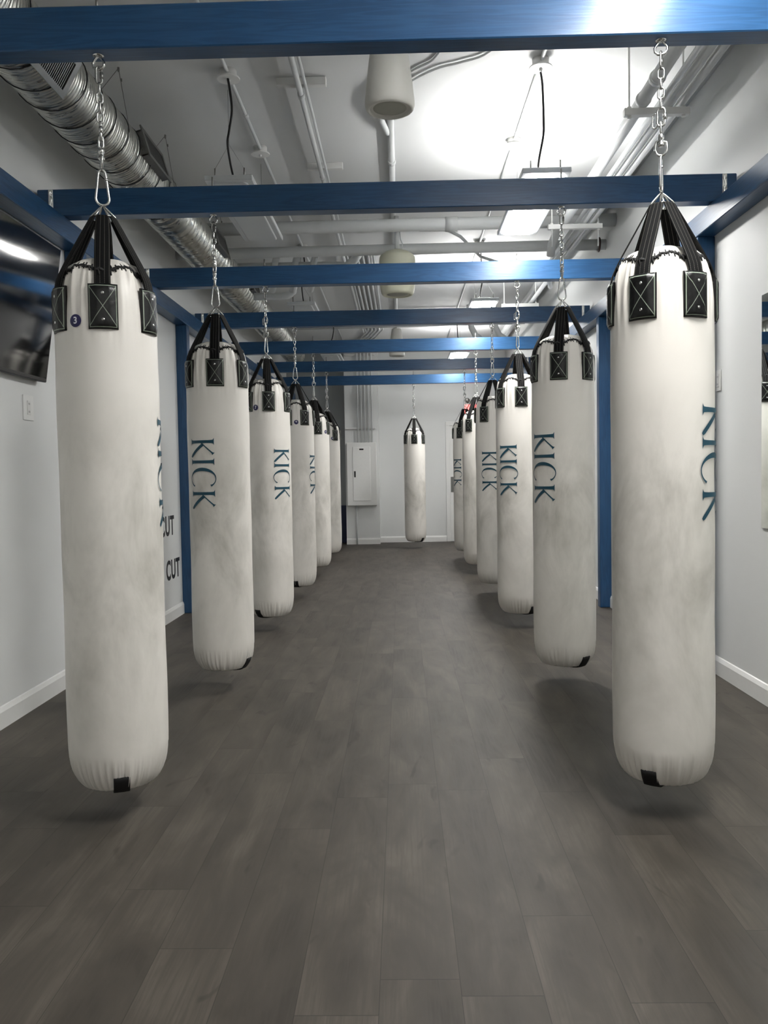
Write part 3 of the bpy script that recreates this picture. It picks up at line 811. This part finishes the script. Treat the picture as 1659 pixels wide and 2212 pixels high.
run('conduit', [(-0.03, 4.7, CZ-0.028), (-0.03, 14.3, CZ-0.028)], 0.022, 'conduit', 'white conduit down the middle of the ceiling behind the speakers', 'conduit', cg, [collars([(-0.03, 5.2, CZ-0.028), (-0.03, 6.1, CZ-0.028), (-0.03, 8.4, CZ-0.028)], 0.029)])
run('conduit', [(-0.07, 4.9, CZ-0.02), (-0.085, 5.1, CZ-0.06), (-0.085, 5.3, CZ-0.07), (-0.06, 5.5, CZ-0.05), (-0.05, 5.6, CZ-0.03)], 0.018, 'conduit', 'short bent white conduit joining the middle one below the near speaker', 'conduit', cg)
for k, (x, y, lx, l) in enumerate(((-0.525, 4.88, 0.14, 'short white ceiling strut under the conduit, nearer one'), (-0.51, 6.19, 0.13, 'short white ceiling strut under the conduit, farther one'))):
    b = MB().box((x-lx, y-0.021, CZ-0.045), (x+lx, y+0.021, CZ-0.001), 0.003)
    tag(b.obj('ceiling_strut', M['white_metal']), l, 'strut', 'short ceiling struts')
# bundle of conduits that drops to the panel
for k in range(5):
    x = -0.70 + 0.058*k; xx = x
    run('conduit', [(-0.46+0.055*k, 8.6, CZ-0.03), (-0.46+0.055*k, 13.0, CZ-0.03), (xx*0.6+0.4*(-0.46+0.055*k), 13.75, CZ-0.03), (xx, 14.02, CZ-0.035), (xx, 14.10, CZ-0.07), (xx, 14.12, CZ-0.14), (xx, 14.12, 1.69)], 0.013, 'conduit',
        ['leftmost', 'second from left', 'middle', 'second from right', 'rightmost'][k] + ' of the five white conduits dropping into the electrical panel', 'conduit', 'conduits into the panel')
for z in (1.93, 3.14):
    tag(B((-0.90, YF-0.36, z-0.015), (-0.41, YF-0.32, z+0.015), 'wall_strut', M['white_metal'], None, 0.002), ('lower' if z < 2 else 'upper') + ' white strut holding the conduits on the far column', 'strut', 'column struts')
run('conduit', [(-0.745, YF-0.345, 0.0), (-0.745, YF-0.345, 0.655)], 0.014, 'conduit', 'white conduit from the floor up into the bottom of the electrical panel', 'conduit')

# large pipes across the room
run('ceiling_pipe', [(-1.93, 7.16, 3.21), (-0.3, 7.16, 3.21), (1.80, 7.16, 3.215)], 0.052, 'pipe', 'thick white pipe crossing under the ceiling, upper of the pair', 'pipe', 'thick cross pipes',
    [lambda b: [b.tube([(x-0.05, 7.16, 3.21), (x+0.05, 7.16, 3.21)], 0.060, 16) for x in (0.45, -1.2)]], 20)
p = run('ceiling_pipe', [(-1.93, 7.50, 3.098), (1.80, 7.50, 3.105)], 0.046, 'pipe', 'thick white pipe crossing under the ceiling, lower one ending in a dark flange', 'pipe', 'thick cross pipes', None, 20)
MB().lathe([(0.047, 0), (0.062, 0.003), (0.064, 0.008), (0.060, 0.014), (0.047, 0.016)], 24, (1.735, 7.50, 3.105), axis='X').obj('wall_flange', M['rust'], p)
run('ceiling_pipe', [(-1.5, 8.05, 3.11), (-0.60, 8.05, 3.11), (-0.48, 8.05, 3.10), (-0.40, 8.05, 3.16), (-0.36, 8.05, 3.22)], 0.040, 'pipe', 'white pipe behind the cross pair, bending up left of the middle', 'pipe', None, None, 16)
run('conduit', [(0.19, 7.33, 3.215), (0.42, 7.33, 3.215), (0.55, 7.5, 3.20), (0.75, 7.8, 3.10), (0.98, 7.9, 3.05), (1.80, 7.9, 3.06)], 0.014, 'conduit', 'thin bent white conduit under the cross pipes towards the right wall', 'conduit')
for k, x in enumerate((-1.16, -0.97, -0.80)):
    run('drop_pipe', [(x+0.05, 7.9, 3.17), (x+0.01, 8.0, 3.10), (x, 8.02, 3.02), (x, 8.05, 2.95), (x-0.03, 8.12, 2.90)], 0.030, 'pipe', ['left', 'middle', 'right'][k] + ' of three bent white pipes above the third beam on the left', 'pipe', 'bent pipes on the left', None, 14)
run('drop_pipe', [(-1.40, 8.35, 2.90), (-1.14, 8.35, 2.90), (-1.07, 8.35, 2.905), (-1.02, 8.35, 2.94), (-1.00, 8.35, 3.05)], 0.035, 'pipe', 'white elbow pipe just below the third beam left of the unlit lamp', 'pipe', None, None, 16)
for k, x in enumerate((0.93, 1.24)):
    run('drop_pipe', [(x, 11.2, 3.34), (x, 11.2, 3.18), (x+0.02, 11.22, 3.05), (x+0.07, 11.24, 2.95), (x+0.15, 11.25, 2.90)], 0.040, 'pipe', ['left', 'right'][k] + ' white curved pipe beyond the fourth beam by the lit lamp', 'pipe', 'curved pipes on the right', None, 16)
# the run of pipes along the right wall
rp = 'white pipes running along the right side of the ceiling'
run('ceiling_pipe', [(1.285, YB, 3.062), (1.285, 7.05, 3.062), (1.285, 7.2, 3.04), (1.285, 7.26, 2.96)], 0.034, 'pipe', 'thick white lengthwise pipe, leftmost on the right hand struts', 'pipe', rp, [collars([(1.285, 4.28, 3.062), (1.285, 4.52, 3.062)], 0.040, 0.015)], 18)
run('ceiling_pipe', [(1.375, YB, 3.045), (1.375, 7.9, 3.045)], 0.016, 'pipe', 'thin white lengthwise pipe, second from left on the right hand struts', 'pipe', rp)
run('ceiling_pipe', [(1.43, YB, 3.056), (1.43, 7.95, 3.056), (1.43, 8.2, 3.0), (1.50, 8.5, 2.97)], 0.024, 'pipe', 'white lengthwise pipe, third from left on the right hand struts', 'pipe', rp)
run('ceiling_pipe', [(1.49, YB, 3.054), (1.49, 13.9, 3.054)], 0.022, 'pipe', 'white lengthwise pipe nearest the right wall', 'pipe', rp)
run('ceiling_pipe', [(1.62, YB, 3.30), (1.62, 14.3, 3.30)], 0.055, 'pipe', 'thick white pipe high in the corner above the right wall', 'pipe', rp, None, 18)
def hanger(y, z, x0, x1, rodlow, label):
    o = tag(empty('pipe_hanger', ((x0+x1)/2, y, z)), label, 'pipe hanger', 'strut hangers on threaded rods'); h = (x1-x0)/2
    MB().box((-h, -0.02, -0.036), (h, 0.02, 0.0), 0.002).obj('strut', M['white_metal'], o)
    for x in (-h+0.03, h-0.03):
        b = MB().tube([(x, 0, -0.045-rodlow), (x, 0, CZ-z)], 0.005, 8); b.lathe([(0.011, 0.0), (0.011, 0.012)], 6, (x, 0, 0)); b.lathe([(0.011, -0.034), (0.011, -0.046)], 6, (x, 0, 0))
        b.obj('rod', M['white_metal'], o)
hanger(4.55, 3.025, 1.19, 1.53, 0, 'white strut hanger carrying the right pipes, between the first two beams')
hanger(6.60, 3.025, 1.15, 1.56, 0.12, 'white strut hanger carrying the right pipes, just beyond the second beam')
hanger(9.60, 3.025, 1.15, 1.56, 0.12, 'white strut hanger carrying the right pipes, beyond the third beam')
# sprinkler line and thin cross conduits
run('sprinkler_pipe', [(-1.5, 9.3, 3.26), (0.0, 9.3, 3.26), (0.45, 9.3, 3.26)], 0.012, 'conduit', 'thin white cross pipe beyond the third beam', 'pipe', 'thin cross pipes')
run('sprinkler_pipe', [(-1.4, 11.95, 3.20), (1.75, 11.95, 3.22)], 0.016, 'conduit', 'thin white cross pipe beyond the fifth beam', 'pipe', 'thin cross pipes')
run('sprinkler_pipe', [(-1.2, 11.6, 3.30), (1.7, 11.6, 3.33)], 0.02, 'conduit', 'white cross pipe close to the ceiling beyond the fourth beam', 'pipe', 'thin cross pipes')
run('support_rod', [(0.0, 11.95, 3.20), (0.0, 11.95, CZ)], 0.006, 'conduit', 'thin white rod holding the far cross pipe near the middle', 'rod', 'rods of the far cross pipe')
run('support_rod', [(1.1, 11.95, 3.215), (1.1, 11.95, CZ)], 0.006, 'conduit', 'thin white rod holding the far cross pipe at right', 'rod', 'rods of the far cross pipe')
cb = tag(MB().box((-0.03, -0.03, -0.07), (0.03, 0.03, 0), 0.004).tube([(0, 0, -0.07), (0, 0, -0.09)], 0.02, 10).obj('ceiling_sensor', M['black_plastic']), 'small black box fixed under the ceiling left of the middle conduit', 'sensor'); cb.location = (-0.41, 6.85, CZ)
# cables to the near speaker
for k, pts in enumerate(([(0.005, 5.10, CZ-0.02), (0.06, 4.98, CZ-0.012), (0.14, 4.87, CZ-0.012), (0.25, 4.77, CZ-0.012), (0.36, 4.72, CZ-0.012), (0.51, 4.60, CZ-0.012), (0.62, 4.2, CZ-0.012), (0.66, 3.6, CZ-0.012)],
                         [(0.005, 4.98, CZ-0.02), (0.06, 4.86, CZ-0.010), (0.13, 4.77, CZ-0.010), (0.20, 4.70, CZ-0.010), (0.245, 4.58, CZ-0.010), (0.30, 4.35, CZ-0.010), (0.36, 3.9, CZ-0.010)])):
    run('speaker_cable', smooth(pts), 0.007, 'conduit', ['longer white cable looping from the near speaker across the ceiling', 'shorter white cable looping from the near speaker across the ceiling'][k], 'cable', 'speaker cables')

# ================================================================== SPEAKERS
def cone_speaker(x, y, zb, label):
    o = tag(empty('pendant_speaker', (x, y, zb)), label, 'speaker', 'white pendant speakers')
    MB().lathe([(0.0, 0.365), (0.045, 0.365), (0.058, 0.36), (0.064, 0.345), (0.072, 0.29), (0.086, 0.19), (0.098, 0.09), (0.104, 0.035), (0.104, 0.018), (0.100, 0.006), (0.094, 0.0), (0.086, 0.0), (0.084, 0.008)], 40).obj('housing', M['cone'], o)
    MB().lathe([(0.0, 0.006), (0.05, 0.0065), (0.083, 0.009), (0.0835, 0.02), (0.0, 0.021)], 40).obj('speaker_grille', M['grille'], o)
    MB().tube([(0, 0, 0.36), (0, 0, CZ-zb-0.052)], 0.010, 10).obj('stem', M['conduit'], o)
cone_speaker(-0.022, 3.62, 2.660, 'grey white cone shaped pendant speaker hanging behind the nearest beam')
cone_speaker(-0.028, 11.4, 2.72, 'small white cone shaped pendant speaker far behind the fourth beam')
o = tag(empty('pendant_speaker', (-0.003, 7.3, 2.665)), 'cream drum shaped pendant speaker half hidden by the third beam', 'speaker', 'white pendant speakers')
MB().lathe([(0.0, 0.385), (0.02, 0.385), (0.05, 0.378), (0.10, 0.360), (0.138, 0.335), (0.150, 0.315), (0.153, 0.29), (0.153, 0.19), (0.149, 0.10), (0.145, 0.05), (0.138, 0.018), (0.125, 0.0), (0.105, 0.0), (0.10, 0.008)], 44).obj('housing', M['cream'], o)
MB().lathe([(0.0, 0.004), (0.06, 0.005), (0.10, 0.009), (0.10, 0.02), (0.0, 0.021)], 40).obj('speaker_grille', M['grille'], o)
MB().tube([(0, 0, 0.38), (0, 0, CZ-2.665-0.053)], 0.020, 12).obj('stem', M['conduit'], o)
MB().tube([(0.045, 0, 0.375), (0.047, 0, 0.43), (0.03, 0, 0.47), (0.02, 0, 0.60)], 0.004, 8).obj('cable', M['conduit'], o)

# ================================================================== DUCT
DX, DZ, DR = -1.62, 3.04, 0.158
du = tag(empty('air_duct', (DX, 3.0, DZ)), 'silver round foil air duct running along the left side of the ceiling', 'duct')
def duct_mesh(y0, y1, pitch, amp, wob):
    b = MB(); n = 56; rows = int((y1-y0)/pitch*4)+1
    for i in range(rows):
        y = y0+(y1-y0)*i/(rows-1)
        for k in range(n):
            a = 2*PI*k/n
            r = DR + amp*math.cos(2*PI*(y-y0)/pitch) + wob*noise.noise(Vector((math.cos(a)*2.5, y*9, math.sin(a)*2.5)))
            b.v.append((r*math.cos(a), y-3.0, r*math.sin(a)))
    for i in range(rows-1):
        for k in range(n): k2 = (k+1) % n; b.quad(i*n+k, i*n+k2, (i+1)*n+k2, (i+1)*n+k, True)
    return b
duct_mesh(YB+0.02, 5.75, 0.055, 0.0016, 0.0022).obj('duct_tube', M['duct'], du)
duct_mesh(5.75, 13.3, 0.045, 0.0045, 0.0015).obj('ribbed_tube', M['duct_ribbed'], du)
b = MB(); pts = []
turns = 24; y0_, y1_ = 0.8, 5.75
for i in range(turns*28+1):
    a = 2*PI*i/28; pts.append(((DR+0.004)*math.cos(a), y0_+(y1_-y0_)*i/(turns*28)-3.0, (DR+0.004)*math.sin(a)))
b.tube(pts, 0.0028, 5).obj('spiral_wire', M['black'], du)
for k, gy in enumerate((3.47, 4.98, 6.86, 8.50)):
    ga = math.radians((-30, 16, 14, 12)[k]); R_ = Matrix.Translation((0, gy-3.0, 0)) @ Matrix.Rotation(-ga, 4, 'Y')
    d0 = DR-0.03; f = MB()
    for (lo, hi) in (((d0, 0, -0.075), (DR+0.026, 0.012, 0.075)), ((d0, 0.408, -0.075), (DR+0.026, 0.42, 0.075)), ((d0, 0, -0.075), (DR+0.026, 0.42, -0.066)), ((d0, 0, 0.066), (DR+0.026, 0.42, 0.075)),
                     ((DR+0.022, -0.02, -0.092), (DR+0.030, 0.02, 0.092)), ((DR+0.022, 0.40, -0.092), (DR+0.030, 0.44, 0.092)), ((DR+0.022, 0.02, -0.092), (DR+0.030, 0.40, -0.064)), ((DR+0.022, 0.02, 0.064), (DR+0.030, 0.40, 0.092))):
        f.box(lo, hi, 0.0, R_)
    g = f.obj('register_frame', M['steel_dark'], du)
    f = MB()
    for q in range(24):
        yy = 0.03+0.36*q/23; f.box((DR+0.015, yy-0.003, -0.065), (DR+0.025, yy+0.003, 0.065), 0, R_)
    f.obj('louvres', M['steel_dark'], g)
    f = MB().box((d0, 0.01, -0.066), (DR+0.004, 0.41, 0.066), 0, R_).obj('shade_block', M['black'], g)  # solid black block standing in for the shade inside the register
for k, y in enumerate((2.9, 4.70, 5.62, 7.3, 9.2)):
    b = MB(); ax, az = DX+0.12, CZ-0.004
    b.tube([(ax, y, az), (DX-0.155, y-0.0, DZ+0.02), (DX-0.11, y, DZ-0.125), (DX, y, DZ-0.172), (DX+0.12, y, DZ-0.122), (DX+0.172, y, DZ), (ax, y, az)], 0.0016, 5)
    b.lathe([(0.006, 0), (0.006, -0.02), (0.002, -0.024)], 8, (ax, y, CZ)); b.box((ax+0.010, y-0.003, CZ-0.075), (ax+0.018, y+0.003, CZ-0.06))
    tag(b.obj('hanger_wire', M['steel_dark']), 'thin steel wire loop holding up the silver duct, ' + ['nearest one', 'behind the nearest left chain', 'just before the second beam', 'beyond the third beam', 'far one'][k], 'wire', 'duct hanger wires')
